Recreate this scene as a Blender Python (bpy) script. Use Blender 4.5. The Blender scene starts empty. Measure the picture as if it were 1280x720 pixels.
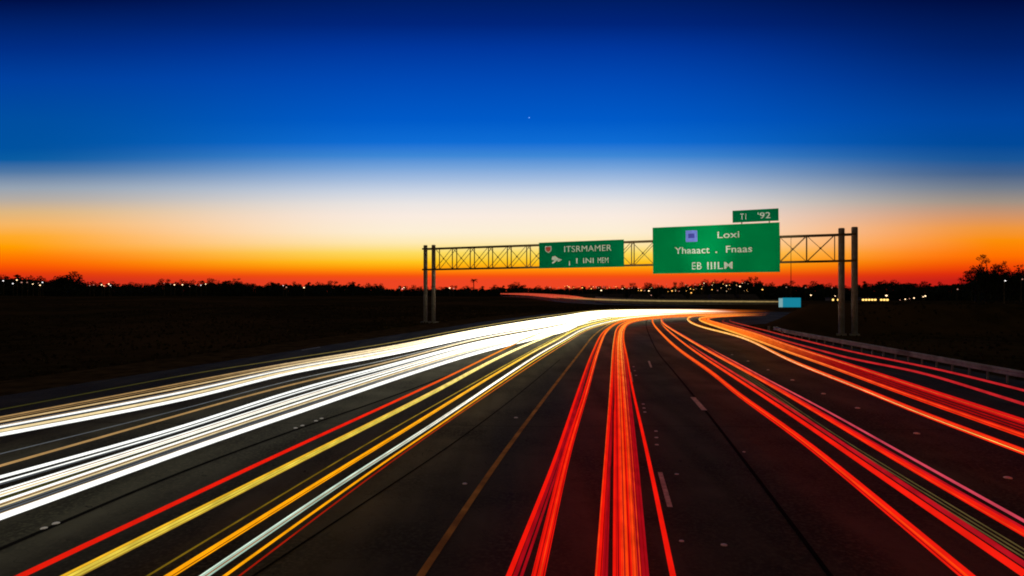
import bpy, math, random
from mathutils import Vector, Matrix
random.seed(7)
S = bpy.context.scene
C = S.collection
F = 853.33; H = 4.3; HY = 352.0

# ------------------------------------------------------------------ helpers
def P(x, y, z=0.0):                       # photo pixel -> point on the horizontal plane z
    D = F*(H-z)/(y-HY); return Vector(((x-640)*D/F, D, z))
def at(x, y, D):                          # photo pixel at a given distance
    return Vector(((x-640)*D/F, D, H-(y-HY)*D/F))

class MB:
    def __init__(s): s.v=[]; s.f=[]
    def quad(s, a, b, c, d):
        n=len(s.v); s.v += [tuple(a),tuple(b),tuple(c),tuple(d)]; s.f.append((n,n+1,n+2,n+3))
    def box(s, x0,x1,y0,y1,z0,z1, m=None):
        n=len(s.v)
        pts=[Vector((x,y,z)) for z in (z0,z1) for x,y in ((x0,y0),(x1,y0),(x1,y1),(x0,y1))]
        if m: pts=[m@p for p in pts]
        s.v += [tuple(p) for p in pts]
        s.f += [tuple(n+i for i in q) for q in ((3,2,1,0),(4,5,6,7),(0,1,5,4),(1,2,6,5),(2,3,7,6),(3,0,4,7))]
    def tube(s, pts, rad, k=8, cap=True):
        pts=[Vector(p) for p in pts]; n0=len(s.v); N=len(pts)
        for i,p in enumerate(pts):
            t=(pts[min(i+1,N-1)]-pts[max(i-1,0)]).normalized()
            up=Vector((0,0,1)) if abs(t.z)<.95 else Vector((0,1,0))
            a=t.cross(up).normalized(); b=a.cross(t).normalized()
            r=rad[i] if isinstance(rad,(list,tuple)) else rad
            for j in range(k):
                w=2*math.pi*j/k; s.v.append(tuple(p+a*(r*math.cos(w))+b*(r*math.sin(w))))
        for i in range(N-1):
            for j in range(k):
                q=(j+1)%k
                s.f.append((n0+i*k+j, n0+i*k+q, n0+(i+1)*k+q, n0+(i+1)*k+j))
        if cap:
            s.f.append(tuple(n0+j for j in range(k))[::-1]); s.f.append(tuple(n0+(N-1)*k+j for j in range(k)))
    def bar(s, a, b, w, h=None):           # rectangular bar from a to b
        h=h or w; a=Vector(a); b=Vector(b); t=(b-a).normalized()
        up=Vector((0,0,1)) if abs(t.z)<.95 else Vector((0,1,0))
        u=t.cross(up).normalized(); q=u.cross(t).normalized(); n=len(s.v)
        for p in (a,b):
            for i,j in ((-1,-1),(1,-1),(1,1),(-1,1)): s.v.append(tuple(p+u*(w/2*i)+q*(h/2*j)))
        s.f += [tuple(n+i for i in z) for z in ((3,2,1,0),(4,5,6,7),(0,1,5,4),(1,2,6,5),(2,3,7,6),(3,0,4,7))]
    def mesh(s, name, mat, smooth=False):
        m=bpy.data.meshes.new(name); m.from_pydata(s.v,[],s.f); m.materials.append(mat)
        if smooth:
            for p in m.polygons: p.use_smooth=True
        m.update(); return m
    def build(s, name, mat, parent=None, loc=None, smooth=False):
        if loc is not None:
            l=Vector(loc); s.v=[(v[0]-l.x, v[1]-l.y, v[2]-l.z) for v in s.v]
        return link(name, s.mesh(name, mat, smooth), parent, loc)
def link(name, data, parent=None, loc=None):
    o=bpy.data.objects.new(name, data); C.objects.link(o)
    if loc is not None: o.location=loc
    if parent: o.parent=parent
    return o
def tag(o, label=None, cat=None, group=None, kind=None):
    if label: o['label']=label
    if cat: o['category']=cat
    if group: o['group']=group
    if kind: o['kind']=kind
    return o
def empty(name, loc, rz, label, cat, group=None):
    o=link(name, None, None, loc); o.rotation_euler=(0,0,rz); return tag(o,label,cat,group)
def copy_tree(o, parent=None):
    c=o.copy(); C.objects.link(c); c.parent=parent
    for ch in list(o.children): copy_tree(ch, c)
    return c

# ------------------------------------------------------------------ materials
def lin(c): return tuple(((x/255)/12.92 if x/255<=.04045 else ((x/255+.055)/1.055)**2.4) for x in c)
class NT:
    def __init__(s, tree): s.t=tree; tree.nodes.clear()
    def n(s, typ, **kw):
        o=s.t.nodes.new(typ)
        for k,v in kw.items(): setattr(o,k,v)
        return o
    def l(s,a,b): s.t.links.new(a,b)
    def math(s, op, a, b=None, clamp=False):
        m=s.n('ShaderNodeMath', operation=op); m.use_clamp=clamp
        for i,v in enumerate((a,b)):
            if v is None: continue
            if hasattr(v,'links'): s.l(v,m.inputs[i])
            else: m.inputs[i].default_value=v
        return m.outputs[0]
    def mix(s, f, a, b):
        m=s.n('ShaderNodeMix', data_type='RGBA')
        for k,v in ((0,f),(6,a),(7,b)):
            if hasattr(v,'links'): s.l(v,m.inputs[k])
            else: m.inputs[k].default_value = v if k==0 else (*v[:3],1)
        return m.outputs[2]
def surf(name, c1, c2=None, scale=4, rough=.8, metal=0, bump=0, bscale=30, detail=6, spec=.5, c3=None, scale3=.15):
    m=bpy.data.materials.new(name); m.use_nodes=True; t=NT(m.node_tree)
    out=t.n('ShaderNodeOutputMaterial'); b=t.n('ShaderNodeBsdfPrincipled'); t.l(b.outputs[0],out.inputs[0])
    b.inputs['Roughness'].default_value=rough; b.inputs['Metallic'].default_value=metal
    b.inputs['Specular IOR Level'].default_value=spec
    tc=t.n('ShaderNodeTexCoord'); ge=t.n('ShaderNodeNewGeometry')
    no=t.n('ShaderNodeTexNoise'); no.inputs['Scale'].default_value=scale; no.inputs['Detail'].default_value=detail
    t.l(ge.outputs['Position'],no.inputs['Vector'])
    r=t.n('ShaderNodeMapRange'); r.inputs[1].default_value=.35; r.inputs[2].default_value=.65; t.l(no.outputs[0],r.inputs[0])
    col=t.mix(r.outputs[0], c1, c2 or tuple(x*.7 for x in c1))
    if c3:
        n3=t.n('ShaderNodeTexNoise'); n3.inputs['Scale'].default_value=scale3; n3.inputs['Detail'].default_value=8; t.l(ge.outputs['Position'],n3.inputs['Vector'])
        r3=t.n('ShaderNodeMapRange'); r3.inputs[1].default_value=.45; r3.inputs[2].default_value=.65; t.l(n3.outputs[0],r3.inputs[0])
        col=t.mix(r3.outputs[0], col, c3)
    t.l(col,b.inputs['Base Color'])
    if bump:
        nb=t.n('ShaderNodeTexNoise'); nb.inputs['Scale'].default_value=bscale; nb.inputs['Detail'].default_value=4; t.l(ge.outputs['Position'],nb.inputs['Vector'])
        bp=t.n('ShaderNodeBump'); bp.inputs['Strength'].default_value=bump; bp.inputs['Distance'].default_value=.02
        t.l(nb.outputs[0],bp.inputs['Height']); t.l(bp.outputs[0],b.inputs['Normal'])
    return m
def emit(name, col, s=1.0):
    m=bpy.data.materials.new(name); m.use_nodes=True; t=NT(m.node_tree)
    out=t.n('ShaderNodeOutputMaterial'); e=t.n('ShaderNodeEmission'); t.l(e.outputs[0],out.inputs[0])
    e.inputs[0].default_value=(*lin(col),1); e.inputs[1].default_value=s; return m
TM={}
def trail_mat(near, far, sn=1.0, sf=1.0, y0=22, y1=62, xo=None, flick=.25):
    key=(near,far,sn,sf,y0,y1,xo,flick)
    if key in TM: return TM[key]
    m=bpy.data.materials.new('light_streak'); m.use_nodes=True; t=NT(m.node_tree)
    out=t.n('ShaderNodeOutputMaterial'); e=t.n('ShaderNodeEmission'); t.l(e.outputs[0],out.inputs[0])
    ge=t.n('ShaderNodeNewGeometry'); sp=t.n('ShaderNodeSeparateXYZ'); t.l(ge.outputs['Position'],sp.inputs[0])
    r=t.n('ShaderNodeMapRange'); r.interpolation_type='SMOOTHSTEP'; r.inputs[1].default_value=y0; r.inputs[2].default_value=y1; t.l(sp.outputs['Y'],r.inputs[0])
    a=tuple(x*sn for x in lin(near)); b=tuple(x*sf for x in lin(far)); col=t.mix(r.outputs[0],a,b)
    if xo:
        r2=t.n('ShaderNodeMapRange'); r2.inputs[1].default_value=xo[0]; r2.inputs[2].default_value=xo[1]; t.l(sp.outputs['X'],r2.inputs[0])
        col=t.mix(r2.outputs[0],col,tuple(x*1.0 for x in lin(xo[2])))
    t.l(col,e.inputs[0])
    # lamps flicker along their way: uneven brightness along the streak
    mp=t.n('ShaderNodeMapping'); mp.inputs['Scale'].default_value=(3.5,.9,1); t.l(ge.outputs['Position'],mp.inputs[0])
    no=t.n('ShaderNodeTexNoise'); no.inputs['Scale'].default_value=1.6; no.inputs['Detail'].default_value=5; t.l(mp.outputs[0],no.inputs['Vector'])
    s=t.math('MULTIPLY', t.math('SUBTRACT', no.outputs[0], .5), 2*flick*2); fx=t.n('ShaderNodeMapRange'); fx.interpolation_type='SMOOTHSTEP'; fx.inputs[1].default_value=21; fx.inputs[2].default_value=31; fx.inputs[3].default_value=1; fx.inputs[4].default_value=.12 if y0<100 else 1; t.l(sp.outputs['X'],fx.inputs[0])
    t.l(t.math('MULTIPLY', t.math('ADD', s, 1.0), fx.outputs[0]), e.inputs[1])
    TM[key]=m; return m

M={}
M['grass']=surf('dry_grass_ground',(.085,.055,.022),(.035,.023,.009),scale=.6,rough=1,bump=.6,bscale=6,spec=0,c3=(.12,.066,.026),scale3=.05)
M['blade']=surf('grass_blades',(.09,.06,.025),(.05,.034,.014),scale=.5,rough=1,spec=0)
M['steel']=surf('galvanised_steel',(.42,.38,.31),(.30,.27,.21),scale=3,rough=.7,metal=.2,spec=.2)
M['truss']=surf('weathered_steel',(.20,.15,.07),(.14,.10,.045),scale=3,rough=.8,metal=.0,spec=.1)
M['rail']=surf('guardrail_steel',(.8,.68,.62),(.62,.50,.45),scale=2.2,rough=.6,metal=.0,c3=(.34,.24,.20),scale3=.8)
M['post']=surf('weathered_timber_post',(.42,.38,.36),(.3,.27,.25),scale=8,rough=.8)
M['conc']=surf('barrier_concrete',(.52,.49,.38),(.36,.34,.25),scale=1.2,rough=.9)
M['green']=surf('sign_green',(.0,.36,.105),(.0,.31,.09),scale=.35,rough=.8,spec=.0)
M['dgreen']=surf('sign_green_dark',(.0,.24,.09),(.0,.21,.08),scale=.6,rough=.8,spec=.0)
M['white']=surf('sign_white',(.80,.92,.82),(.62,.82,.68),scale=3,rough=.6,spec=.1)
M['blue']=surf('shield_blue',(.16,.27,.95),(.13,.22,.85),scale=4,rough=.5)
M['dblue']=surf('shield_dark_blue',(.03,.05,.55),(.03,.04,.45),scale=4,rough=.5)
M['red']=surf('shield_red',(.6,.10,.07),(.5,.08,.05),scale=4,rough=.5)
M['leaf']=surf('tree_leaves',(.045,.06,.025),(.025,.035,.015),scale=.8,rough=.9,spec=.2)
M['bark']=surf('tree_bark',(.05,.035,.025),(.03,.022,.015),scale=4,rough=.95)
M['wall']=surf('stucco_wall',(.25,.22,.18),(.18,.16,.13),scale=.6,rough=.95)
M['roof']=surf('roof_shingle',(.07,.055,.05),(.045,.035,.03),scale=1.4,rough=.95)
M['line_y']=surf('worn_yellow_paint',(.85,.48,.09),(.65,.34,.06),scale=3,rough=.9,spec=.1,c3=(.42,.22,.05),scale3=1.1)
M['line_w']=surf('worn_white_paint',(.85,.82,.72),(.5,.47,.40),scale=7,rough=.8)
M['tar']=surf('tar_seal',(.010,.009,.008),(.005,.005,.004),scale=3,rough=1,spec=.02)
M['marker']=surf('ceramic_marker',(.9,.88,.8),(.65,.62,.55),scale=30,rough=.35)
M['lampw']=emit('lamp_warm_white',(255,215,165),3.2); M['lampy']=emit('lamp_amber',(255,180,85),2.6)
M['lampc']=emit('lamp_cool_white',(240,235,235),2.2); M['lampd']=emit('lamp_dim_pink',(225,160,140),1.1)
M['glow']=emit('lit_window',(255,205,110),2.2)
M['cyan']=emit('emissive_cyan_panel',(28,150,178),.72); M['cyanw']=emit('emissive_pale_panel',(150,200,205),.65)  # weak emission set straight into the roadside sign's panels

# asphalt: aggregate, wheel-track polish along the lanes, stains, fine cracks
def asphalt():
    m=bpy.data.materials.new('asphalt'); m.use_nodes=True; t=NT(m.node_tree)
    out=t.n('ShaderNodeOutputMaterial'); b=t.n('ShaderNodeBsdfPrincipled'); t.l(b.outputs[0],out.inputs[0])
    ge=t.n('ShaderNodeNewGeometry'); pos=ge.outputs['Position']
    def noise(sc, det, vec=pos):
        n=t.n('ShaderNodeTexNoise'); n.inputs['Scale'].default_value=sc; n.inputs['Detail'].default_value=det; t.l(vec,n.inputs['Vector']); return n.outputs[0]
    def rng(v,a,b_): 
        r=t.n('ShaderNodeMapRange'); r.inputs[1].default_value=a; r.inputs[2].default_value=b_; t.l(v,r.inputs[0]); return r.outputs[0]
    mp=t.n('ShaderNodeMapping'); mp.inputs['Rotation'].default_value=(0,0,math.radians(9)); mp.inputs['Scale'].default_value=(.9,.045,1); t.l(pos,mp.inputs[0])
    c=t.mix(rng(noise(1.0,5,mp.outputs[0]),.35,.65),(.045,.045,.030),(.125,.118,.080))
    c=t.mix(rng(noise(.35,8),.4,.7),c,(.026,.024,.015))
    c=t.mix(rng(noise(14,3),.45,.75),c,(.105,.098,.062))
    vo=t.n('ShaderNodeTexVoronoi', feature='DISTANCE_TO_EDGE'); vo.inputs['Scale'].default_value=.22; 
    wv=t.n('ShaderNodeMix', data_type='VECTOR'); wv.inputs[0].default_value=.12; t.l(pos,wv.inputs[4])
    nz=t.n('ShaderNodeTexNoise'); nz.inputs['Scale'].default_value=.8; t.l(pos,nz.inputs['Vector'])
    vm=t.n('ShaderNodeVectorMath', operation='SCALE'); vm.inputs[3].default_value=12; t.l(nz.outputs['Color'],vm.inputs[0])
    va=t.n('ShaderNodeVectorMath', operation='ADD'); t.l(pos,va.inputs[0]); t.l(vm.outputs[0],va.inputs[1]); t.l(va.outputs[0],vo.inputs['Vector'])
    c=t.mix(t.math('MULTIPLY',t.math('LESS_THAN',vo.outputs[0],.0022),.8),c,(.010,.009,.008))
    t.l(c,b.inputs['Base Color']); b.inputs['Specular IOR Level'].default_value=.03
    r=t.n('ShaderNodeMapRange'); r.inputs[3].default_value=.62; r.inputs[4].default_value=.9; t.l(noise(.9,4,mp.outputs[0]),r.inputs[0]); t.l(r.outputs[0],b.inputs['Roughness'])
    bp=t.n('ShaderNodeBump'); bp.inputs['Strength'].default_value=.6; bp.inputs['Distance'].default_value=.006; t.l(noise(60,3),bp.inputs['Height']); t.l(bp.outputs[0],b.inputs['Normal'])
    return m
M['asphalt']=asphalt()

# ------------------------------------------------------------------ curves
def catmull(pts, step=.7):
    p=[pts[0]*2-pts[1]]+list(pts)+[pts[-1]*2-pts[-2]]; out=[]
    for i in range(1,len(p)-2):
        a,b,c,d=p[i-1:i+3]
        # centripetal parametrisation keeps unequal spacing smooth
        t0=0; t1=t0+max((b-a).length,1e-4)**.5; t2=t1+max((c-b).length,1e-4)**.5; t3=t2+max((d-c).length,1e-4)**.5
        n=max(2,int((c-b).length/step))
        for k in range(n):
            t=t1+(t2-t1)*k/n
            A1=a*((t1-t)/(t1-t0))+b*((t-t0)/(t1-t0)); A2=b*((t2-t)/(t2-t1))+c*((t-t1)/(t2-t1)); A3=c*((t3-t)/(t3-t2))+d*((t-t2)/(t3-t2))
            B1=A1*((t2-t)/(t2-t0))+A2*((t-t0)/(t2-t0)); B2=A2*((t3-t)/(t3-t1))+A3*((t-t1)/(t3-t1))
            out.append(B1*((t2-t)/(t2-t1))+B2*((t-t1)/(t2-t1)))
    out.append(pts[-1]); return out
def path(px, z, ext=14):
    w=[P(x,y,z) for x,y in px]; c=catmull(w)
    d=(c[0]-c[min(6,len(c)-1)]).normalized(); c=[c[0]+d*ext]+c
    return c
def smooth(c, n=4):
    for _ in range(n): c=[c[0]]+[(c[i-1]+c[i]*2+c[i+1])/4 for i in range(1,len(c)-1)]+[c[-1]]
    return c
def shift(c, off):
    o=[]
    for i,p in enumerate(c):
        t=(c[min(i+1,len(c)-1)]-c[max(i-1,0)]).normalized(); o.append(p+Vector((t.y,-t.x,0))*off)
    return o
ends=random.Random(21)
def trail(px, z, r, mat, label, group=None, off=0, taper=True, rfar=None, ext=14):
    px=list(px)
    if px[-1][0]>930: px[-1]=(px[-1][0]+ends.uniform(-26,26),px[-1][1]-.1)
    c=smooth(path(px,z,ext),14)
    if off: c=shift(c,off)
    N=len(c); rf=rfar or r
    rad=[r+(rf-r)*i/(N-1) for i in range(N)]
    if taper:
        for k in range(min(10,N//3)): rad[N-1-k]*= (k+.3)/10
    mb=MB(); mb.tube(c,rad,6)
    o=mb.build('light_trail',mat,None,c[0]); tag(o,label,'light trail',group); return o

# ------------------------------------------------------------------ terrain
def sst(a,b,x): t=min(1,max(0,(x-a)/(b-a))); return t*t*(3-2*t)
def hgt(x,y):
    sd=63*sst(8,20,x); z=-.06 - 6*sst(205-sd,262-sd*1.2,y) - 70*sst(520,3600,y)
    z+=2.3*sst(20.9+max(0,y-58)*.28,26.5+max(0,y-58)*.35,x)*sst(56,61.5,y)*(1-sst(64.5,70,y))*(1-sst(60,90,x))
    if x<-24: z+=.35*math.sin(x*.11)*math.sin(y*.07+1)*sst(24,45,-x)*(1-sst(200,240,y))
    if x>24: z+=.5*sst(24,60,x)*(1-sst(56,60,y)*(1-sst(70,90,y)))*(1-sst(200,240,y))*(.6+.4*math.sin(y*.05))
    return z
xs=sorted(set([-3500,-2200,-1400,-900,-600,-420]+[i*14 for i in range(-22,23)]+[i*2 for i in range(-30,46)]+[420,600,900,1400,2200,3500]))
ys=sorted(set([-160,-90,-50]+[i*2 for i in range(-10,60)]+[i*7 for i in range(17,60)]+[i*40 for i in range(11,40)]+[1800,2300,3000,4200]))
g=MB()
for y in ys:
    for x in xs: g.v.append((x,y,hgt(x,y)+(random.uniform(-.03,.03) if abs(x)>26 and abs(y)<200 else 0)))
nx=len(xs)
for j in range(len(ys)-1):
    for i in range(nx-1): a=j*nx+i; g.f.append((a,a+1,a+nx+1,a+nx))
tag(g.build('ground',M['grass'],smooth=True),kind='structure')

# carriageway sheet
L=[Vector(p+(0,)) for p in ((-36,-14),(-29,6),(-21.8,29),(-17.6,41.7),(-10.4,63),(-3.8,80.6),(4,96),(12.5,101.5),(24,102),(45,98),(70,94))]
Rr=[Vector(p+(0,)) for p in ((22.0,-14),(22.0,6),(22.0,29),(22.0,41.7),(21.7,54),(21.2,60),(22.0,65),(25,69),(31,71.5),(45,74),(70,74))]
Lc=catmull(L,2.5); Rc=catmull(Rr,2.5)
def resamp(c,n):
    d=[0]
    for i in range(1,len(c)): d.append(d[-1]+(c[i]-c[i-1]).length)
    out=[]; j=0
    for k in range(n):
        s=d[-1]*k/(n-1)
        while j<len(c)-2 and d[j+1]<s: j+=1
        f=(s-d[j])/max(1e-6,d[j+1]-d[j]); out.append(c[j].lerp(c[j+1],min(1,f)))
    return out
a=resamp(Lc,90); b=resamp(Rc,90); rd=MB()
for i in range(90):
    for k in range(9): rd.v.append(tuple(a[i].lerp(b[i],k/8)+Vector((0,0,.02))))
for i in range(89):
    for k in range(8): q=i*9+k; rd.f.append((q,q+1,q+10,q+9))
tag(rd.build('road',M['asphalt']),kind='structure')
M['warm_brown']=surf('shoulder_warm_brown',(.15,.09,.038),(.07,.042,.018),scale=1.1,rough=1,spec=0,bump=.6,bscale=14)  # warm brown light of the streaks on the shoulder, put into its colour
def strip(c, w, z):
    m=MB(); l=shift(c,-w/2); r=shift(c,w/2)
    for i in range(len(c)):
        m.v += [(l[i].x,l[i].y,z),(r[i].x,r[i].y,z)]
    for i in range(len(c)-1): q=2*i; m.f.append((q,q+1,q+3,q+2))
    return m
tag(strip(shift(resamp(Lc,120),1.7),3.8,.024).build('shoulder',M['warm_brown']),kind='structure')
# painted yellow edge line, tar joints, worn white dashes
ln=path([(527,720),(607,600),(658,529),(726,440),(742,420),(756,409),(772,400)],0)
tag(strip(smooth(ln),.125,.026).build('yellow_edge_line',M['line_y']),kind='structure')
sm=path([(1035,718),(955.6,611),(881.7,514),(837,459),(825,445),(814,425),(807.5,405),(810,398)],0)
tag(strip(smooth(sm),.085,.026).build('tar_joint',M['tar']),kind='structure')
s2=path([(0,689),(70,658),(200,602),(370,538),(480,500),(560,470)],0)
tag(strip(smooth(s2),.12,.026).build('tar_joint',M['tar']),kind='structure')
s3=path([(440,640),(560,560),(640,500),(700,450)],0,6)
tag(strip(smooth(s3),.05,.026).build('tar_joint',M['tar']),kind='structure')
for D in (10.2,21,34,47):
    w=(random.uniform(-.1,.1) for _ in range(99))
    c=[Vector((x*.5-16-(D*.1), D+.12*math.sin(x*.3)+next(w)*.3-x*.02,0)) for x in range(0,74)]
    tag(strip(c,.03,.030).build('transverse_joint',M['tar']),kind='structure')
def seg(a,b,w):
    A=P(*a);B=P(*b); tag(strip([A,A.lerp(B,.5),B],w,.034).build('lane_dash',M['line_w']),kind='structure')
seg((837.5,636),(825,592),.10); seg((880.5,514),(866,497.6),.18); seg((400,434.5),(377,438.5),.14); seg((814,460),(811,452),.1)
for xa,ya,xb,yb in ((790,478,788,466),):
    seg((xa,ya),(xb,yb),.09)
# raised pavement markers
mk=MB(); ring=[]
for z,r in ((0,.055),(.012,.05),(.02,.03)):
    for j in range(10): mk.v.append((r*math.cos(j*.6283),r*math.sin(j*.6283),z))
for q in range(2):
    for j in range(10): mk.f.append((q*10+j,q*10+(j+1)%10,q*10+10+(j+1)%10,q*10+10+j))
mk.f.append(tuple(range(20,30))); mkm=mk.mesh('pavement_marker',M['marker'])
def marks(lst, label, sc=1):
    for x,y in lst:
        o=link('pavement_marker',mkm,None,P(x,y)+Vector((0,0,.021))); o.scale=(sc,sc,sc*.8)
        tag(o,label,'pavement marker','raised markers along the lanes')
marks([(792,459),(793.5,464),(795,470),(804,506),(805,511),(806,516),(820,540),(820.5,548),(821,557)],'small round white marker in the dotted lane line right of the central red streaks')
marks([(990.6,475.8),(1029.5,493),(1072,511),(1146,543),(1260,598.7)],'pale reflective marker on the dark lane left of the orange streaks',1.6)
marks([(960,463),(935,452),(915,444)],'pale reflective marker on the dark lane left of the orange streaks',1.3)
marks([(645,523)],'lone pale marker between yellow streaks and yellow edge line, the farther one',1.2)
marks([(581,606)],'lone pale marker between yellow streaks and yellow edge line, the nearer one',1.0)
marks([(846,594)],'pale marker just right of the worn white dash',.9)
marks([(852,678)],'small pale marker near the bottom edge, right of the thin red streak',.8)
marks([(905,683)],'bright marker near the bottom edge between red streak and tar joint',1.0)
marks([(930,566)],'faint marker just left of the black tar joint',.7)
marks([(70,656)],'white marker on the left tar joint near the picture corner',1.2)
marks([(55,662),(369.5,536),(378,533),(395,527),(402,524)],'small pale marker along the left tar joint below the white streaks',1.1)

# ------------------------------------------------------------------ light trails
G_W='white headlight streaks of the left carriageway'; G_Y='yellow and red streaks beside the white ones'
G_R='red tail light streaks in the centre lanes'; G_Q='red tail light streaks of the right lanes'; G_F='orange and red streaks along the far right lanes'
OR=(255,120,40)
cols=[0,150,240,350,480,600,700,760,850,942]
WG={512:(512,484,467,450,430,408,393,387.2,386.6,387),548:(546,519,501,470,446,420,403,391,388.5,388.7),582:(582,540,514,484,454,423,405,392,389,389),
 594.5:(594.5,558,530,493,458,427,408,392.5,389.5,389.2),624:(624,576,545,509,468,433,412,394,390.3,389.5),645:(645,593.6,559,523,478,440,415,395.5,391,390)}
ks=sorted(WG)
def wpx(v):
    for i in range(len(ks)-1):
        if ks[i]<=v<=ks[i+1]:
            f=(v-ks[i])/(ks[i+1]-ks[i]); return [(x,a*(1-f)+b*f) for x,a,b in zip(cols,WG[ks[i]],WG[ks[i+1]])]
xo=(14,27,OR)
WHT=trail_mat((250,252,246),(255,250,232),1.3,6,24,66,xo,.15)
CRM=trail_mat((250,225,170),(255,240,200),.95,5,24,66,xo)
TAN=trail_mat((190,150,95),(255,236,190),.75,4.5,24,66,xo)
OLV=trail_mat((75,72,22),(230,200,110),.8,1.0,22,60,xo)
GRY=trail_mat((95,100,105),(240,240,230),.8,1.3,18,50,xo)
for v,m,r,lab in (
 (512,OLV,.022,'thin dark olive streak, topmost of the left carriageway streaks'),
 (522,TAN,.045,'tan streak just under the topmost olive streak'),
 (528,TAN,.060,'broad tan streak bordering the uppermost white band'),
 (534.5,WHT,.085,'upper white streak of the uppermost broad white band'),
 (540,CRM,.070,'cream streak in the middle of the uppermost white band'),
 (545,WHT,.090,'lower bright white streak of the uppermost white band'),
 (568,GRY,.020,'thin grey streak alone on the asphalt below the uppermost white band'),
 (582,TAN,.050,'tan streak just above the slim separate white streak'),
 (594.5,WHT,.060,'slim white streak between the tan streak and the dark blue gap'),
 (604,GRY,.016,'faint grey thread in the dark gap between white streaks'),
 (614,WHT,.075,'upper white streak of the lower white band'),
 (619.5,CRM,.030,'thin cream streak under the upper white streak of the lower band'),
 (623.5,OLV,.030,'olive yellow thread running inside the lower white band'),
 (628,WHT,.040,'thin white streak below the olive thread of the lower band'),
 (634.5,GRY,.026,'pale tan thread just above the lowest white streak'),
 (645,WHT,.100,'lowest thick white streak, nearest the dark lane with tar joint')):
    trail(wpx(v),.65,r*.46,m,lab,G_W,rfar=r*1.1)
tr=random.Random(3)
for lo,hi,n in ((524,547,8),(599,605,1),(612,643,8)):
    for i in range(n):
        v=lo+(hi-lo)*(i+tr.random()*.8)/n; v=min(v,644.9)
        trail(wpx(v),tr.choice((.6,.66,.74)),tr.uniform(.006,.013),tr.choice((CRM,GRY,GRY,WHT,TAN)),'hair thin pale thread among the white bands of the left carriageway','hair thin threads in the white bands',rfar=.05)
# yellow group
def fY(k):
    A_=[(716,406.5),(742,400),(780,394.6),(850,391),(938,390.6)]; B_=[(736,412),(764,403.8),(796,397.2),(856,393),(938,392.2)]
    return [(a[0]*(1-k)+b[0]*k,a[1]*(1-k)+b[1]*k) for a,b in zip(A_,B_)]
farY=fY(.2)
YEL=trail_mat((225,200,70),(255,245,180),1.0,3,14,62,xo,.35); YE2=trail_mat((235,180,40),(255,245,185),1.0,3,14,62,xo,.3)
ORG=trail_mat((255,165,10),(255,225,90),1.05,1.5,14,50,xo,.25); TEA=trail_mat((165,195,175),(255,245,225),1.0,1.8,11,26,xo,.2)
RDY=trail_mat((225,28,12),(255,175,50),1.0,1.3,16,48,xo,.15); RTH=trail_mat((170,30,10),(255,150,40),.8,1.2,12,40,xo,.3)
YEO=trail_mat((190,150,50),(240,210,90),.8,1.2,12,44,xo,.5); DOV=trail_mat((120,95,20),(240,200,70),.8,1.2,12,40,xo,.5)
Y1=[(93,718),(241,644),(389,568),(480,522.5),(560,481),(600,459),(647,436),(694,417)]
trail([(25,720),(155.6,659),(330.6,576),(480,508),(568,467),(600,451),(631,436),(670,418),(700,409)]+[(740,400),(780,394),(850,391),(938,390.5)],.8,.032,RDY,'bright red streak left of all the yellow streaks',G_Y)
for off,m,r,lab in ((-.115,YE2,.015,'golden left edge streak of the braided yellow band'),(-.03,YEL,.016,'dotted pale yellow streak in the middle of the braided yellow band'),(.055,YEL,.012,'thin right hand streak of the braided yellow band')):
    trail(Y1+farY,.65,r,m,lab,G_Y,off)
for off in (-.075,.02,.1): trail(Y1+farY,.6,.008,YEO,'dull gold hair thread woven into the braided yellow band',G_Y,off)
trail([(187,719),(330.6,630.6),(440,566),(480,542),(560,497),(620,463),(658,442),(700,419.5)]+fY(.4),.65,.012,DOV,'thin dull yellow thread left of the orange streak',G_Y)
trail([(216,718),(365.6,623),(440,578),(480,553.5),(560,504),(600,479),(663,442),(702,421)]+fY(.5),.65,.038,ORG,'solid orange yellow streak between the dull thread and the pale teal streak',G_Y)
trail([(260.6,718),(389,626.7),(440,594),(480,570),(556.7,520),(600,491),(673,443),(705,425)]+fY(.75),.65,.034,TEA,'pale teal white streak beside the orange streak',G_Y)
trail([(284,718),(440,605),(480,578),(560,524),(600,496),(676,445),(707,426.5)]+fY(.9),.65,.018,ORG,'slim orange streak just right of the pale teal streak',G_Y)
trail([(301.6,718),(400,643),(440,612),(480,583.5),(560,527),(604,497),(680,446),(709,428)]+fY(1),.65,.011,RTH,'thin rust red thread, rightmost of the yellow group',G_Y)

RED=trail_mat((238,22,10),(255,110,20),1.0,1.1,20,58,None,.15)
DRD=trail_mat((165,10,22),(230,50,25),.9,1.0,20,55,None,.3)
REO=trail_mat((255,68,12),(255,140,30),1.0,1.1,12,50,None,.2)
farR=[(773,403),(792,398.5),(830,395.5),(890,393),(936,392.5)]
RA=[(636,719),(689,588),(720,498),(741,440),(756,414)]
trail([(636,719),(689,588),(719.5,498),(740.6,440),(755,414)]+farR,.8,.035,RED,'left red streak of the pair right of the yellow edge line',G_R)
trail([(644,719),(693,588),(722,498),(741.5,440),(755.5,414)]+farR,.78,.028,DRD,'dark crimson streak beside the left red streak of the pair',G_R)
trail([(652,719),(697,588),(724,498),(742.5,440),(756,414)]+farR,.76,.02,DRD,'faint crimson thread between the two streaks of the pair',G_R)
trail([(673,718),(708,568),(730,498),(747.5,438),(759,413)]+farR,.8,.08,RED,'thick right red streak of the pair right of the yellow edge line',G_R)
farC=[(782,402.5),(800,398.5),(838,396),(890,394),(936,393.5)]
trail([(748,719),(759,557),(764,488),(767.5,428),(772,409)]+farC,.8,.042,RED,'red streak at the left of the dense central bundle',G_R)
trail([(756,719),(762,557),(765.5,488),(768.5,428),(773,409)]+farC,.76,.036,DRD,'dim crimson streak hugging the left red streak of the central bundle',G_R)
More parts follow.
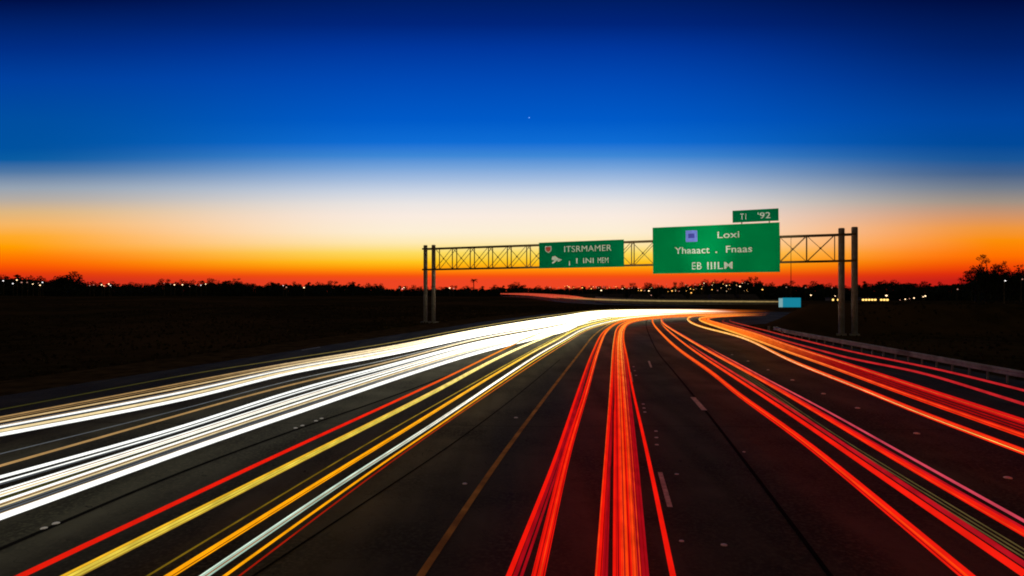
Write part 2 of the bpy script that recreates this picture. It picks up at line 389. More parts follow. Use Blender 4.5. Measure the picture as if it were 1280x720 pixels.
def cb(f): 
    A=[(769,719),(769,557),(769.5,442),(771,425),(775,410),(785,402.5),(806,398.5),(840,396),(936,393.5)]
    B=[(808,719),(794,557),(781,442),(779,425),(781,411),(790,403),(810,399),(842,396.5),(936,394)]
    return [(a[0]*(1-f)+b[0]*f,a[1]*(1-f)+b[1]*f) for a,b in zip(A,B)]
for f,m,r,z,lab in ((0,RED,.03,.8,'bright red streak on the left edge of the dense central bundle'),(.2,RED,.028,.8,'second red streak from the left in the dense central bundle'),
  (.38,REO,.018,.82,'slim orange red streak left of centre in the dense central bundle'),(.5,RED,.03,.79,'red streak in the middle of the dense central bundle'),
  (.66,REO,.024,.82,'orange streak right of centre in the dense central bundle'),(.82,DRD,.035,.78,'deep red streak near the right edge of the dense central bundle'),(1,DRD,.034,.78,'deep red right edge streak of the dense central bundle')):
    trail(cb(f),z,r,m,lab,G_R)
for f in (.1,.3,.58,.75,.92):
    trail(cb(f),.72,.034,DRD,'dim crimson filler streak lying low between the central bundle streaks',G_R)
trail([(841,719),(813,584),(790,483),(783,442),(779.5,425),(781,411),(787,403.5),(806,399.5),(842,397)],.8,.036,RED,'thin red streak alone just left of the worn white dash',G_R)

farF=[(820,395.5),(838,394),(890,392.5),(936,392)]
QR=trail_mat((240,28,14),(255,110,40),1.0,1.1,16,50,None,.2); QD=trail_mat((185,18,30),(235,70,50),.9,1.0,14,45,None,.35)
PNK=trail_mat((225,75,95),(255,90,50),.8,1.0,14,40,None,.3); OLG=trail_mat((95,80,45),(110,90,45),.8,.8,14,50,None,.5)
RF=[(1208,718),(1119,646),(1018,560.6),(916.7,488.6),(895,469.5),(852.5,440),(835,425),(817.5,406),(815.5,400)]+farF
trail(RF,.8,.066,QR,'thick red streak, leftmost of the right lane streaks',G_Q)
trail(RF,.885,.012,REO,'thin orange thread riding on top of the thick red streak',G_Q)
trail([(1280,717),(1130.6,615),(994.5,521.7),(914,469),(880,447),(860,433),(836,414),(825,403)],.8,.045,QR,'second red streak of the right lanes, beside the olive threads',G_Q)
trail([(1280,705),(1130.6,606),(994.5,515),(914,464),(880,443),(860,429)],.76,.035,QD,'dull crimson streak just right of the second red streak',G_Q)
for dx in (0,9,18):
    trail([(1280,698-dx*.55),(1180,634-dx*.5),(1080,574-dx*.4),(928,470-dx*.3),(895,449-dx*.2)],.7,.009,OLG,'faint olive thread between the red streaks of the right lanes',G_Q)
RH=[(1280,666),(1150,592),(1033,522),(955.6,477),(920,457.5),(887.5,440),(860,424),(831,406),(826.5,401),(830,396),(844,394),(890,392.8),(936,392.3)]
trail(RH,.8,.045,QR,'red streak right of the olive threads',G_Q)
trail(RH,.76,.03,QD,'dim crimson streak under the red streak right of the olive threads',G_Q,.1)
trail([(1280,651),(1150,579),(1033,513),(955.6,472.5),(920,453),(895,440),(880,431)],.85,.022,PNK,'thin pink streak, rightmost of the right lane streaks',G_Q)

FO=trail_mat((245,44,16),(255,180,65),1.0,1.25,20,54,None,.2); FR=trail_mat((220,22,22),(255,105,28),.95,1.1,28,52,None,.2)
FD=trail_mat((170,12,14),(255,115,30),.8,1.1,28,50,None,.3); FP=trail_mat((200,35,40),(190,55,40),.85,.8,24,55,None,.3)
FG='crowded orange streaks along the far right lanes'
J=[(1280,564.5),(1150,517),(1080,486.5),(1033,469),(989,451),(927,421.5),(880,409.5),(866,404.5),(860,400.5),(860.5,396.5),(872,394.5),(900,393.6),(936,393)]
K=[(1280,545),(1150,499.5),(1080,474),(1033,456.5),(989,441.5),(935,421.5),(895,408),(880,403),(873,399.5),(875,396.8),(886,395.4),(906,394.6),(936,394)]
Lq=[(1280,527),(1150,485),(1080,462),(1033,447),(989,433),(942,416.5),(905,406),(888,401),(881,399),(884,397.3),(895,396.2),(912,395.4),(936,394.6)]
def jk(A,B,f): return [(a[0]*(1-f)+b[0]*f,a[1]*(1-f)+b[1]*f) for a,b in zip(A,B)]
trail(J,.8,.06,FO,'bright orange streak, lowest of the far right lane streaks',FG)
trail(jk(J,K,.12),.78,.03,FR,'slim red streak on top of the lowest orange streak',FG)
trail(K,.8,.05,FO,'second orange streak of the far right lanes',FG)
for f in (.2,.4,.6,.8): trail(jk(K,Lq,f),.76,.017,FD,'dim red streak between the second orange streak and the broad red one',FG,rfar=.055)
trail(Lq,.8,.055,FR,'broad red streak above the dim reds of the far right lanes',FG)
trail(jk(K,Lq,1.12),.78,.03,FR,'slim red streak riding on the broad red one',FG)
trail([(1280,505),(1130,460),(1080,452.5),(1033,440),(981.5,426),(940,413),(915,406),(902,402.5),(900,400.5),(908,399)],.8,.042,FP,'single red streak second from the guardrail',FG)
trail([(1280,488),(1180,463),(1080,443),(989,421.5),(945,410),(919,403.4),(908,400),(915,398.5)],.8,.038,FP,'single dull red streak nearest the guardrail',FG)

# finer threads that give the broad streaks their grain
TH1=trail_mat((240,62,16),(255,190,90),1.1,1.3,14,46,None,.4); TH2=trail_mat((150,6,10),(225,60,20),.8,1.0,16,50,None,.4); TH3=trail_mat((255,215,90),(255,245,190),1.1,1.6,12,40,xo,.4); TH4=trail_mat((165,85,10),(240,180,60),.9,1.3,12,44,xo,.5)
RB=[(673,718),(708,568),(730,498),(747.5,438),(759,413)]+farR
for base,r,z,ms,lab in ((RB,.08,.8,(TH2,TH2,TH1,TH2),'hair thin thread on the thick red streak of the left centre pair'),(RF,.066,.8,(TH2,TH1,TH2),'hair thin thread on the thick leftmost streak of the right lanes'),
  (RH,.045,.8,(TH1,TH2),'hair thin thread on the red streak right of the olive threads'),(J,.06,.8,(TH3,TH2,TH1),'hair thin thread on the lowest orange streak of the far right lanes'),(K,.05,.8,(TH2,TH1),'hair thin thread on the second orange streak of the far right lanes'),
  (Lq,.055,.8,(TH2,TH1,TH2),'hair thin thread on the broad red streak of the far right lanes'),
  ([(216,718),(365.6,623),(440,578),(480,553.5),(560,504),(600,479),(663,442),(702,422)]+farY,.038,.65,(TH3,TH4),'hair thin thread on the solid orange yellow streak')):
    for i,mm in enumerate(ms):
        off=r*1.0*(-.75+1.5*i/(len(ms)-1)); trail(base,z+math.sqrt(max(0,r*r-off*off))*.95,.0065,mm,lab,'hair thin threads on broad streaks',off)

tq=random.Random(9)
for i in range(12):
    f=(i+.5)/12+tq.uniform(-.03,.03)
    trail(cb(f),.8+tq.uniform(.02,.05),tq.uniform(.004,.007),tq.choice((TH2,TH2,TH2,TH1)),'hair thin thread in the dense central bundle','hair thin threads on broad streaks')
for dx in (-3,3,8):
    trail([(748+dx,719),(759+dx*.7,557),(764+dx*.6,488),(767.5+dx*.3,428),(772,409)]+farC,.845,.007,TH2 if dx>0 else TH1,'hair thin thread on the red streak at the left of the central bundle','hair thin threads on broad streaks')
TH5=trail_mat((215,235,215),(255,250,240),1.2,1.8,11,26,xo,.4)
for i,dx in enumerate((-3,3)):
    trail([(260.6+dx,716),(389+dx,626),(440+dx*.7,593.5),(480+dx*.5,569.5),(556.7,519.5),(600,490.5),(673,442.6),(705,424.7)]+fY(.75),.682,.007,(TH5,TH4)[i],'hair thin thread on the pale teal white streak','hair thin threads on broad streaks')
# ------------------------------------------------------------------ guardrail
gr=empty('guardrail',(20.85,-6,0),0,'dull grey steel guardrail on short posts along the right road edge','guardrail')
prof=[(.0,.66),(.05,.63),(.05,.57),(.0,.535),(.0,.505),(.05,.47),(.05,.41),(.0,.38)]
m=MB(); ysr=[i*1.2 for i in range(52)]
for y in ysr:
    fl=sst(56,61.2,y)*.8
    for px_,pz in prof: m.v.append((-.06-px_+fl*fl*.6,y,pz))
for i in range(len(ysr)-1):
    for k in range(7): q=i*8+k; m.f.append((q,q+1,q+9,q+8))
o=m.build('rail',M['rail'],gr); md=o.modifiers.new('thick','SOLIDIFY'); md.thickness=.006
pm=MB(); pm.box(-.035,.035,-.035,.035,-.3,.62); pm.box(-.1,-.036,-.03,.03,.40,.58); pmm=pm.mesh('post',M['post'])
for y in ysr[::1]:
    if y<60: link('post',pmm,gr,(.05,y,0))
m=MB(); m.box(-.16,.02,61.2,61.24,.3,.7); m.build('end_plate',M['rail'],gr)

# ------------------------------------------------------------------ gantry
A=Vector((-9.15,72.2,0)); B=Vector((27.55,54.9,0)); gd=(B-A); GL=gd.length; gd.normalize(); rz=math.atan2(gd.y,gd.x)
ga=empty('sign_gantry',A,rz,'steel truss gantry on paired posts spanning the highway','gantry')
def zt(s): return 7.74+(8.10-7.74)*s/GL
def zb(s): return 5.56+(5.98-5.56)*s/GL
for s in (0,1.0,GL-.95,GL):
    m=MB(); top=8.15+.5*s/GL; r=.21 if s<5 else .24
    if s==GL: top+=.05
    m.tube([(s,0,-.2),(s,0,top-.05),(s,0,top)],[r,r,r*.8],20); m.build('post',M['steel'],ga,smooth=False)
    m=MB(); m.box(s-.38,s+.38,-.38,.38,-.1,.08); m.build('base_plate',M['conc'],ga)
for y in (-.45,.45):
    for zf in (zt,zb):
        m=MB(); m.bar((-.1,y,zf(0)),(GL+.1,y,zf(GL)),.13,.16); m.build('chord',M['truss'],ga)
NP=18; s0=1.45; s1=GL-1.45
ss=[s0+(s1-s0)*i/NP for i in range(NP+1)]
for s in ss:
    m=MB()
    for y in (-.45,.45): m.bar((s,y,zb(s)),(s,y,zt(s)),.075)
    for z in (zb(s),zt(s)): m.bar((s,-.45,z),(s,.45,z),.06)
    m.build('vertical_strut',M['truss'],ga)
for p,q in zip(ss,ss[1:]):
    m=MB(); y=-.45
    m.bar((p,y-.02,zb(p)),(q,y-.02,zt(q)),.045); m.bar((p,y+.03,zt(p)),(q,y+.03,zb(q)),.045)
    c=((p+q)/2); m.box(c-.08,c+.08,y-.05,y+.0,(zb(c)+zt(c))/2-.08,(zb(c)+zt(c))/2+.08)
    y=.45
    m.bar((p,y-.02,zb(p)),(q,y-.02,zt(q)),.045)
    m.build('cross_brace',M['truss'],ga)

nrm=Vector((gd.y,-gd.x,0))                # towards the camera
def s_of(px, off):                        # along-gantry coordinate seen at photo column px
    O=A+nrm*off; k=(px-640)/F; return (k*O.y-O.x)/(gd.x-k*gd.y)
def zpx(px,py,off):
    s=s_of(px,off); p=A+nrm*off+gd*s; return H-(py-HY)*p.y/F
def text_mesh(txt, w, h, mat, bold=.012):
    cu=bpy.data.curves.new('lettering','FONT'); cu.body=txt; cu.extrude=.008; cu.offset=bold; cu.space_character=1.05
    t=bpy.data.objects.new('tmp',cu); C.objects.link(t); dg=bpy.context.evaluated_depsgraph_get()
    me=bpy.data.meshes.new_from_object(t.evaluated_get(dg)); bpy.data.objects.remove(t); me.materials.clear(); me.materials.append(mat)
    X=[v.co.x for v in me.vertices]; Y=[v.co.y for v in me.vertices]; Z=[v.co.z for v in me.vertices]
    sx=w/(max(X)-min(X)); sy=h/(max(Y)-min(Y))
    for v in me.vertices: x,y,z=v.co; v.co=((x-min(X))*sx, -z, (y-min(Y))*sy)
    return me
OFF=.62
def sign(corners, mat, label, name='highway_sign', off=OFF, ribs=True):
    (xl,ytl),(xr,ytr),(xr2,ybr),(xl2,ybl)=corners
    sl=(s_of(xl,off)+s_of(xl2,off))/2; sr=(s_of(xr,off)+s_of(xr2,off))/2
    ztp=(zpx(xl,ytl,off)+zpx(xr,ytr,off))/2; zbt=(zpx(xl,ybl,off)+zpx(xr,ybr,off))/2
    tilt=((zpx(xr,ytr,off)-zpx(xl,ytl,off))+(zpx(xr,ybr,off)-zpx(xl,ybl,off)))/2/(sr-sl)
    print('SIGN',name,label[:20],round(sl,2),round(sr,2),'z',round(zbt,2),round(ztp,2),'tilt',round(tilt,4))
    base=A+nrm*off+gd*sl; base.z=zbt-tilt*(sr-sl)/2
    e=empty(name,base,rz,label,'road sign'); e.rotation_euler=(0,-math.atan(tilt),rz)
    w=sr-sl; h=ztp-zbt
    m=MB(); m.box(0,w,0,.05,0,h); m.build('sign_panel',mat,e)
    if ribs:
        for i in range(3):
            m=MB(); x=w*(.15+.35*i); m.box(x-.05,x+.05,.052,.13,.05,h-.05); m.build('stiffener',M['truss'],e)
    return e,w,h
def letters(e,w,h,txt,fx0,fx1,fy0,fy1,mat=None,bold=.012):
    """fractions of the panel, y from the top"""
    n=len(txt); i=0
    for word in txt.split(' '):
        a_=fx0+(fx1-fx0)*i/n; b_=fx0+(fx1-fx0)*(i+len(word)-.12)/n
        if word=='.':
            m=MB(); m.box(0,.035*h,-.02,0,0,.035*h); link('lettering',m.mesh('lettering',M['white']),e,(a_*w,-.012,(1-fy1)*h))
        else:
            if word=='1': b_=a_+.45*(b_-a_)
            link('lettering',text_mesh(word,(b_-a_)*w,(fy1-fy0)*h,mat or M['white'],bold),e,(a_*w,-.012,(1-fy1)*h))
        i+=len(word)+1
e,w,h=sign([(673,303),(779.5,299.8),(780.5,333),(675,336)],M['dgreen'],'smaller dark green overhead sign with faint white lettering, left of the big sign')
letters(e,w,h,'ITSRMAMER',.31,.87,.17,.40,bold=.0); letters(e,w,h,'1 INI MEM',.45,.83,.64,.84,bold=0)
letters(e,w,h,'l',.365,.378,.74,.92,bold=.02)
def shield(x0,x1,z0,z1,mat,y=-.02):
    cx=(x0+x1)/2; hw=(x1-x0)/2; m=MB(); pts=[(-1,.85),(-.55,1),(0,.9),(.55,1),(1,.85),(1,-.1),(.8,-.6),(0,-1),(-.8,-.6),(-1,-.1)]
    n=len(pts)
    for yy in (y,-.002):
        for a_,b_ in pts: m.v.append((cx+a_*hw,yy,(z0+z1)/2+b_*(z1-z0)/2))
    m.f.append(tuple(range(n))[::-1])
    for i in range(n): m.f.append((i,(i+1)%n,n+(i+1)%n,n+i))
    return m
shield(.075*w,.155*w,.60*h,.86*h,M['white']).build('shield',M['white'],e); 
shield(.085*w,.145*w,.63*h,.83*h,M['red'],-.03).build('shield_face',M['red'],e.children[-1])
m=MB()                                     # little pointing emblem left of the second line
m.v=[(x*w,-.02,z*h) for x,z in ((.155,.33),(.165,.45),(.20,.47),(.235,.38),(.285,.31),(.235,.24),(.225,.30),(.17,.16),(.155,.2),(.19,.29))]
m.f=[tuple(range(10))[::-1]]; m.build('emblem',M['white'],e)
e,w,h=sign([(815,284.5),(974.5,278),(975.5,339.8),(817.5,342.5)],M['green'],'large bright green overhead sign with three lines of white lettering')
letters(e,w,h,'Loxi',.53,.705,.14,.28); letters(e,w,h,'Yhaaact . Fnaas',.185,.80,.44,.585); letters(e,w,h,'EB IIILM',.325,.65,.77,.92,bold=.005)
m=MB(); m.box(.275*w,.37*w,-.02,-.002,.665*h,.91*h); o=m.build('route_badge',M['blue'],e)
m=MB(); m.box(.297*w,.347*w,-.03,-.021,.745*h,.84*h); m.build('badge_face',M['dblue'],o)
e,w,h=sign([(915.5,263.3),(973,260.5),(973.7,275.6),(916,278.6)],M['dgreen'],'small green exit tab standing on the top right of the big sign','exit_tab_sign',OFF,False)
letters(e,w,h,'T1',.17,.31,.28,.78); letters(e,w,h,"'92",.55,.84,.24,.78)
for x in (.2*w,.8*w):
    m=MB(); m.box(x-.04,x+.04,.052,.12,-.8,h*.9); m.build('mounting_bracket',M['truss'],e)

# ------------------------------------------------------------------ far ramp, barrier, cyan sign, thin pole
rp=[(640,370.2),(668,371.5),(700,374.5),(735,378.5),(765,380),(810,381.3),(900,382.2),(985,382.8)]
rc=smooth(catmull([P(x,y) for x,y in rp],3),3)
tag(strip(rc,9,-.01).build('ramp_road',M['asphalt']),kind='structure')
RMP=trail_mat((235,95,65),(220,80,55),.9,.8,130,170,None,.5); RMQ=trail_mat((190,160,100),(225,110,60),.6,.85,128,150,None,.5)
for i,off in enumerate((-4,-3.2,-2.4,-1.6,-.9,-.2,.5,1.3,2.1,2.9,3.7)):
    mb=MB(); c=[p+Vector((0,0,.75)) for p in shift(rc,off)]; c=c[:int(len(c)*(.45+.07*(i%4)))]
    mb.tube(c,[.13]*(len(c)-3)+[.08,.05,.02],5); o=mb.build('light_trail',RMP,None,c[0])
    tag(o,'reddish streak on the distant ramp beyond the bright bend','light trail','reddish streaks on the distant ramp')
for i,off in enumerate((-1.5,.8,2.4)):
    mb=MB(); c=[p+Vector((0,0,.8)) for p in shift(rc,off)]; c=c[int(len(c)*.42):]
    mb.tube(c,[.02,.05]+[.07]*(len(c)-4)+[.05,.02],5); o=mb.build('light_trail',RMQ,None,c[0])
    tag(o,'pale yellow streak on the distant ramp running towards the cyan sign','light trail','pale streaks on the distant ramp')
bc=shift(rc,-5.2); k0=int(len(bc)*.52); m=MB(); bc=bc[k0:]
for p in bc: pass
bl=shift(bc,-.15); br=shift(bc,.28); bm_=shift(bc,.1)
for i in range(len(bc)):
    for q,z in ((bl,-.1),(bl,1.0),(bm_,1.0),(bm_,.3),(br,.1),(br,-.1)): m.v.append((q[i].x,q[i].y,z))
for i in range(len(bc)-1):
    for k in range(5): q=i*6+k; m.f.append((q,q+1,q+7,q+6))
tag(m.build('concrete_barrier',M['conc'],None,bc[0]),'low pale concrete barrier along the distant ramp, left of the cyan sign','barrier')
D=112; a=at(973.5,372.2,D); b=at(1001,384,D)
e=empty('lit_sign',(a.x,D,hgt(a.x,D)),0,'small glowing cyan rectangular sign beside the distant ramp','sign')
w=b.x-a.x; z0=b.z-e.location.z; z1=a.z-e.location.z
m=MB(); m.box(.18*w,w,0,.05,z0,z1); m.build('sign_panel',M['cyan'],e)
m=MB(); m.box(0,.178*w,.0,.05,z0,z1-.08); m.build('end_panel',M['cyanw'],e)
m=MB(); m.box(.03,w-.03,.052,.09,z0+.03,z1-.03); m.build('back_frame',M['truss'],e)
for x in (.15*w,.85*w):
    m=MB(); m.box(x-.06,x+.06,.092,.18,-.2,z0+.3); m.build('post',M['steel'],e)
D=150; p=at(988.7,340,D); g0=hgt(p.x,D); top=at(988.7,297,D).z
e=empty('lighting_mast',(p.x,D,g0),0,'very thin tall unlit mast rising behind the gantry right of the big sign','mast')
m=MB(); m.tube([(0,0,0),(0,0,top-g0)],[.09,.045],6); m.build('pole',M['truss'],e)
m=MB(); m.tube([(0,0,top-g0-.1),(.5,0,top-g0+.1),(.9,0,top-g0+.1)],.035,6); m.build('arm',M['truss'],e)

# ------------------------------------------------------------------ trees
def leaf_quads(mb, c, R, n, sz, rnd):
    for _ in range(n):
        while True:
            d=Vector((rnd.uniform(-1,1),rnd.uniform(-1,1),rnd.uniform(-1,1)))
            if .1<d.length<1: break
        p=Vector((c[0]+d.x*R[0],c[1]+d.y*R[1],c[2]+d.z*R[2])); s=sz*rnd.uniform(.5,1.25)
        a_=Vector((rnd.gauss(0,1),rnd.gauss(0,1),rnd.gauss(0,1))).normalized(); b_=a_.orthogonal().normalized(); b_.rotate(Matrix.Rotation(rnd.uniform(0,6.28),3,a_)); c_=a_.cross(b_)
        mb.quad(p-b_*s-c_*s*.3, p+b_*s*.3-c_*s*.6, p+b_*s+c_*s*.2, p-b_*s*.2+c_*s*.6)
def tree_meshes(seed, kind):              # unit tree: height 1
    rnd=random.Random(seed); tr=MB(); cr=MB()
    wd={'round':.30,'tall':.17,'wide':.42,'sparse':.40,'dome':.36}[kind]
    tr.tube([(0,0,-.03),(.01,0,.2),(.0,.01,.45),(0,0,.75)],[.035,.026,.018,.006],7)
    nb=14 if kind!='sparse' else 26
    for i in range(nb):
        a_=rnd.uniform(0,6.28); z0=rnd.uniform(.22,.6); rr=wd*rnd.uniform(.45,1.0); 
        zz=min(.96,z0+rnd.uniform(.1,.42)); 
        if kind=='tall': zz=min(.97,z0+rnd.uniform(.1,.45)); rr*= (1.15-zz)*1.3
        else: rr*= math.sqrt(max(.05,1-((zz-.6)/.42)**2))
        e_=Vector((rr*math.cos(a_),rr*math.sin(a_),zz)); st=Vector((0,0,z0)); md_=st.lerp(e_,.5)+Vector((rnd.uniform(-.03,.03),rnd.uniform(-.03,.03),.02))
        tr.tube([st,md_,e_],[.012,.008,.002],5)
        if kind=='sparse':
            for _ in range(3):
                f_=e_+Vector((rnd.uniform(-.1,.1),rnd.uniform(-.1,.1),rnd.uniform(-.02,.12))); tr.tube([md_.lerp(e_,rnd.uniform(.2,.9)),f_],[.004,.001],4)
                leaf_quads(cr,f_,(.07,.07,.045),60,.013,rnd)
        else:
            q=rnd.uniform(.07,.13)*(1.25 if kind in('round','wide','dome') else .8)
            leaf_quads(cr,e_,(q,q,q*.8),70,.026,rnd)
    if kind!='sparse':
        leaf_quads(cr,(0,0,.55),(wd*.75,wd*.75,.36),520,.03,rnd)
        leaf_quads(cr,(0,0,.2),(wd*.8,wd*.8,.18),160,.03,rnd)
    return tr.mesh('trunk',M['bark']), cr.mesh('crown',M['leaf'])
proto={}
for k in ('round','tall','wide','sparse','dome'): proto[k]=[tree_meshes(hash(k)%7+i*13+3 if False else len(k)*17+i*13,k) for i in range(3)]
def tree(x, ytop, D, kind, label, group=None, ws=1.0, name='tree'):
    p=at(x,ytop,D); g0=hgt(p.x,D); h=p.z-g0
    e=empty(name,(p.x,D,g0),random.uniform(0,6.28),label,'tree',group); e.scale=(h*ws,h*ws,h)
    t_,c_=random.choice(proto[kind]); link('trunk',t_,e); link('crown',c_,e); return e
prof=[(-40,347),(0,346),(30,345),(58,349),(75,347),(105,353),(140,355),(170,354),(200,352.5),(240,354),(262,352),(280,350.5),(300,352.5),(330,356),(345,352.5),(365,353),(385,354),(402,353),(430,354),(460,356),(480,358),(500,360),(530,360),(560,358.5),(580,359),(610,359),(640,356),(670,358),(700,358.5),(760,358),(800,357.5),(850,356.5),(880,353),(905,351),(940,350),(960,355),(985,354),(1005,356),(1030,356),(1060,357),(1090,354),(1110,351.5),(1130,352),(1150,356),(1180,353.5),(1200,352),(1215,350),(1240,346),(1330,338)]
def pf(x):
    for (a_,b_),(c_,d_) in zip(prof,prof[1:]):
        if a_<=x<=c_: return b_+(d_-b_)*(x-a_)/(c_-a_)
x=-60
while x<1340:
    xx=x+random.uniform(-3,3); D=random.uniform(305,400)
    y=pf(max(-40,min(1330,xx)))+random.choice((-3,-1.5,-1,-.5,0,.5,1.5))
    sec=('in the low line left of the gantry' if xx<530 else 'on the skyline behind the lit gantry span' if xx<1060 else 'on the dark skyline right of the gantry')
    k=random.choice(('round','round','wide','tall','dome'))
    tree(xx,y,D,k,'black silhouetted tree '+sec,'trees '+sec,random.uniform(.9,1.3)*(1.3 if k=='tall' else 1))
    x+=8.5
x=-80
while x<1360:                              # lower row in front
    xx=x+random.uniform(-6,6); D=random.uniform(225,300) if not 640<xx<1170 else random.uniform(292,304)
    sec=('in the low line left of the gantry' if xx<530 else 'on the skyline behind the lit gantry span' if xx<1060 else 'on the dark skyline right of the gantry')
    tree(xx,pf(max(-40,min(1330,xx)))+random.uniform(4,9),D,random.choice(('wide','dome','round')),'black silhouetted tree '+sec,'trees '+sec,1.5)
    x+=17
tree(82,341,300,'dome','broad dark tree standing highest on the left skyline',None,1.3)
tree(93,345,305,'wide','leaning ragged tree at the right foot of the broad left skyline tree',None,1.2)
tree(294,347,330,'sparse','thin twiggy tree poking above the left skyline',None,.8)
tree(342,351.5,320,'tall','narrow pointed dark tree left of the gantry posts',None,1)
tree(648,353,330,'round','rounded dark tree clump beneath the lattice truss left of the small sign',None,1.3)
tree(985,352,330,'dome','round black tree just below the big sign right corner',None,1.2)
tree(1024,352.5,320,'dome','round black tree left of the right gantry posts',None,1.5)
tree(1234,324,118,'sparse','open branching tree at the right edge with sky showing through it',None,.85)
tree(1233,333,117,'round','denser dark tree standing just before the open branching tree',None,1.0)
tree(1220,340,130,'sparse','smaller twiggy tree left of the open branching tree',None,1.3)
tree(1276,333,120,'dome','dense dark tree cut by the right picture edge',None,1.3)
tree(1250,344,135,'wide','low bushy tree behind the open branching tree',None,1.4)
# palm
p=at(592,345,300); g0=hgt(p.x,300); h=p.z-g0
e=empty('palm_tree',(p.x,300,g0),0,'palm tree silhouette standing under the left end of the gantry truss','palm tree')
m=MB(); m.tube([(0,0,0),(.1,0,h*.5),(0,0,h*.85)],[.25,.2,.18],8); m.build('trunk',M['bark'],e)
m=MB()
for i in range(26):
    a_=random.uniform(0,6.28); up=random.uniform(-.3,.9); Lf=random.uniform(1.5,2.3)
    pr=None
    for k in range(6):
        t_=k/5; q=Vector((math.cos(a_)*Lf*t_, math.sin(a_)*Lf*t_, h*.85+up*Lf*t_-1.3*t_*t_)); wv=.28*(1-t_)+.05
        sd=Vector((-math.sin(a_),math.cos(a_),-.3))*wv
        if pr: m.quad(pr[0],pr[1],q+sd,q-sd)
        pr=(q-sd,q+sd)
m.build('crown',M['leaf'],e)
# woodland floor: shrubs filling under the tree line
rnd=random.Random(5); m=MB()
for _ in range(15000):
    x=rnd.uniform(-60,1340); D=rnd.uniform(306,430); y=pf(max(-40,min(1330,x)))
    p=at(x,0,D); g0=hgt(p.x,D); zt_=H-(y+4-HY)*D/F; z=g0+(zt_-g0)*rnd.random()**.8
    s=rnd.uniform(.5,1.2); a_=rnd.uniform(0,6.28); u=Vector((math.cos(a_),math.sin(a_),rnd.uniform(-.4,.4)))*s; v_=Vector((rnd.uniform(-.3,.3),rnd.uniform(-.3,.3),1))*s*.7; c_=Vector((p.x,D,z))
    m.quad(c_-u-v_*.4,c_+u*.4-v_,c_+u+v_*.5,c_-u*.3+v_)
tag(m.build('woodland_undergrowth',M['leaf']),'dark mass of undergrowth filling the skyline beneath the trees','undergrowth',kind='stuff')
# grass tufts near the road edges
m=MB()
for _ in range(16000):
    if rnd.random()<.6:
        y=18+110*rnd.random()**.8; 
        xl=next((a_[0]+(b_[0]-a_[0])*(y-a_[1])/(b_[1]-a_[1]) for a_,b_ in zip([(-29,6),(-21.8,29),(-17.6,41.7),(-10.4,63),(-3.8,80.6),(4,96)],[(-21.8,29),(-17.6,41.7),(-10.4,63),(-3.8,80.6),(4,96),(20,121)]) if a_[1]<=y<=b_[1]),-30)
        x=xl-.3-60*rnd.random()**1.5
    else: y=rnd.uniform(12,110); x=(22.4 if y<57 else 28+(y-57)*.6)+50*rnd.random()**1.5
    if y>66 and x>22 and y<114: continue
    z=hgt(x,y); a_=rnd.uniform(0,3.14); hh=rnd.uniform(.06,.22); d=Vector((math.cos(a_),math.sin(a_),0))*rnd.uniform(.05,.14); l=Vector((rnd.uniform(-.1,.1),rnd.uniform(-.1,.1),hh)); p=Vector((x,y,z-.02))
    m.quad(p-d,p+d,p+d*.7+l,p-d*.9+l*.8)
tag(m.build('roadside_grass',M['blade']),'dark dry grass on the verges beside the highway','grass',kind='stuff')

# ------------------------------------------------------------------ distant lamps and buildings
lm={}
def lamp_meshes(mat, r):
    a_=MB(); a_.tube([(0,0,0),(0,0,.93),(0,0,.98)],[.014,.009,.007],6)
    return a_.mesh('pole',M['truss'])
polem=lamp_meshes(None,0)
def head_mesh(mat,r):
    k=(mat,r)
    if k in lm: return lm[k]
    m=MB(); n=8
    for i in range(1,5):
        ph=math.pi*i/5
        for j in range(n): m.v.append((r*math.sin(ph)*math.cos(j*6.2832/n),r*math.sin(ph)*math.sin(j*6.2832/n),r*.75*math.cos(ph)))
    for i in range(3):
        for j in range(n): m.f.append((i*n+j,i*n+(j+1)%n,(i+1)*n+(j+1)%n,(i+1)*n+j))
    m.f.append(tuple(range(n))[::-1]); m.f.append(tuple(range(3*n,4*n)))
    lm[k]=m.mesh('lamp_head',M[mat]); return lm[k]
def lamp(x,y,D,mat,r,label,group):
    p=at(x,y,D); g0=hgt(p.x,D)
    e=empty('street_lamp',(p.x,D,g0),0,label,'street lamp',group)
    o=link('pole',polem,e,(0,.25,0)); hh=max(.8,p.z-g0); o.scale=(6,6,hh+.1)
    link('lamp_head',head_mesh(mat,r*.8),e,(0,0,hh)); return e
LL=[(4,351),(16,354.5),(21,350),(27,353),(34,353),(41,355),(48,354),(50,356.5),(53,353),(112,357),(117,356),(127,356),(130,357.5),(136,355),(138,357),(205,354),(213,355),(218,356),(228,356),(237,358),(245,356),(251,356.5),(257,355),(354,357),(358,359),(380,359.5),(499,360),(503,361),(505,359.5),(562,360),(567,360.5)]
for x,y in LL: lamp(x,y,random.uniform(205,222) if y>356 else random.uniform(212,224),random.choice(('lampc','lampw','lampd')),random.choice((.16,.2,.26)),'small white lamp glowing on the skyline left of the gantry','skyline lamps left of the gantry')
ML=[(687.5,359),(698,359),(706,358),(711,358.5),(717,359.5),(728,359.7),(739,361),(745,358.6),(751.5,363),(754,359),(762,359.7),(770,358.5),(778,361),(786,360.5),(790,360),(798,363),(801.5,363),(806,363),(811,363.6),(814,369),(823,355),(835,364.5),(840,363.6),(844.5,363.6),(849,364),(858,363.6),(863,361),(864,366),(867,362),(870,361),(869,356),(880,354),(875,355.5),(877,361),(890,362),(892,353.4),(897,363),(901,360),(904,355),(908,357),(912,356.5),(921,357),(925,358),(928,354),(931,353),(953,362),(955,356.6),(983,359),(1007,359.7)]
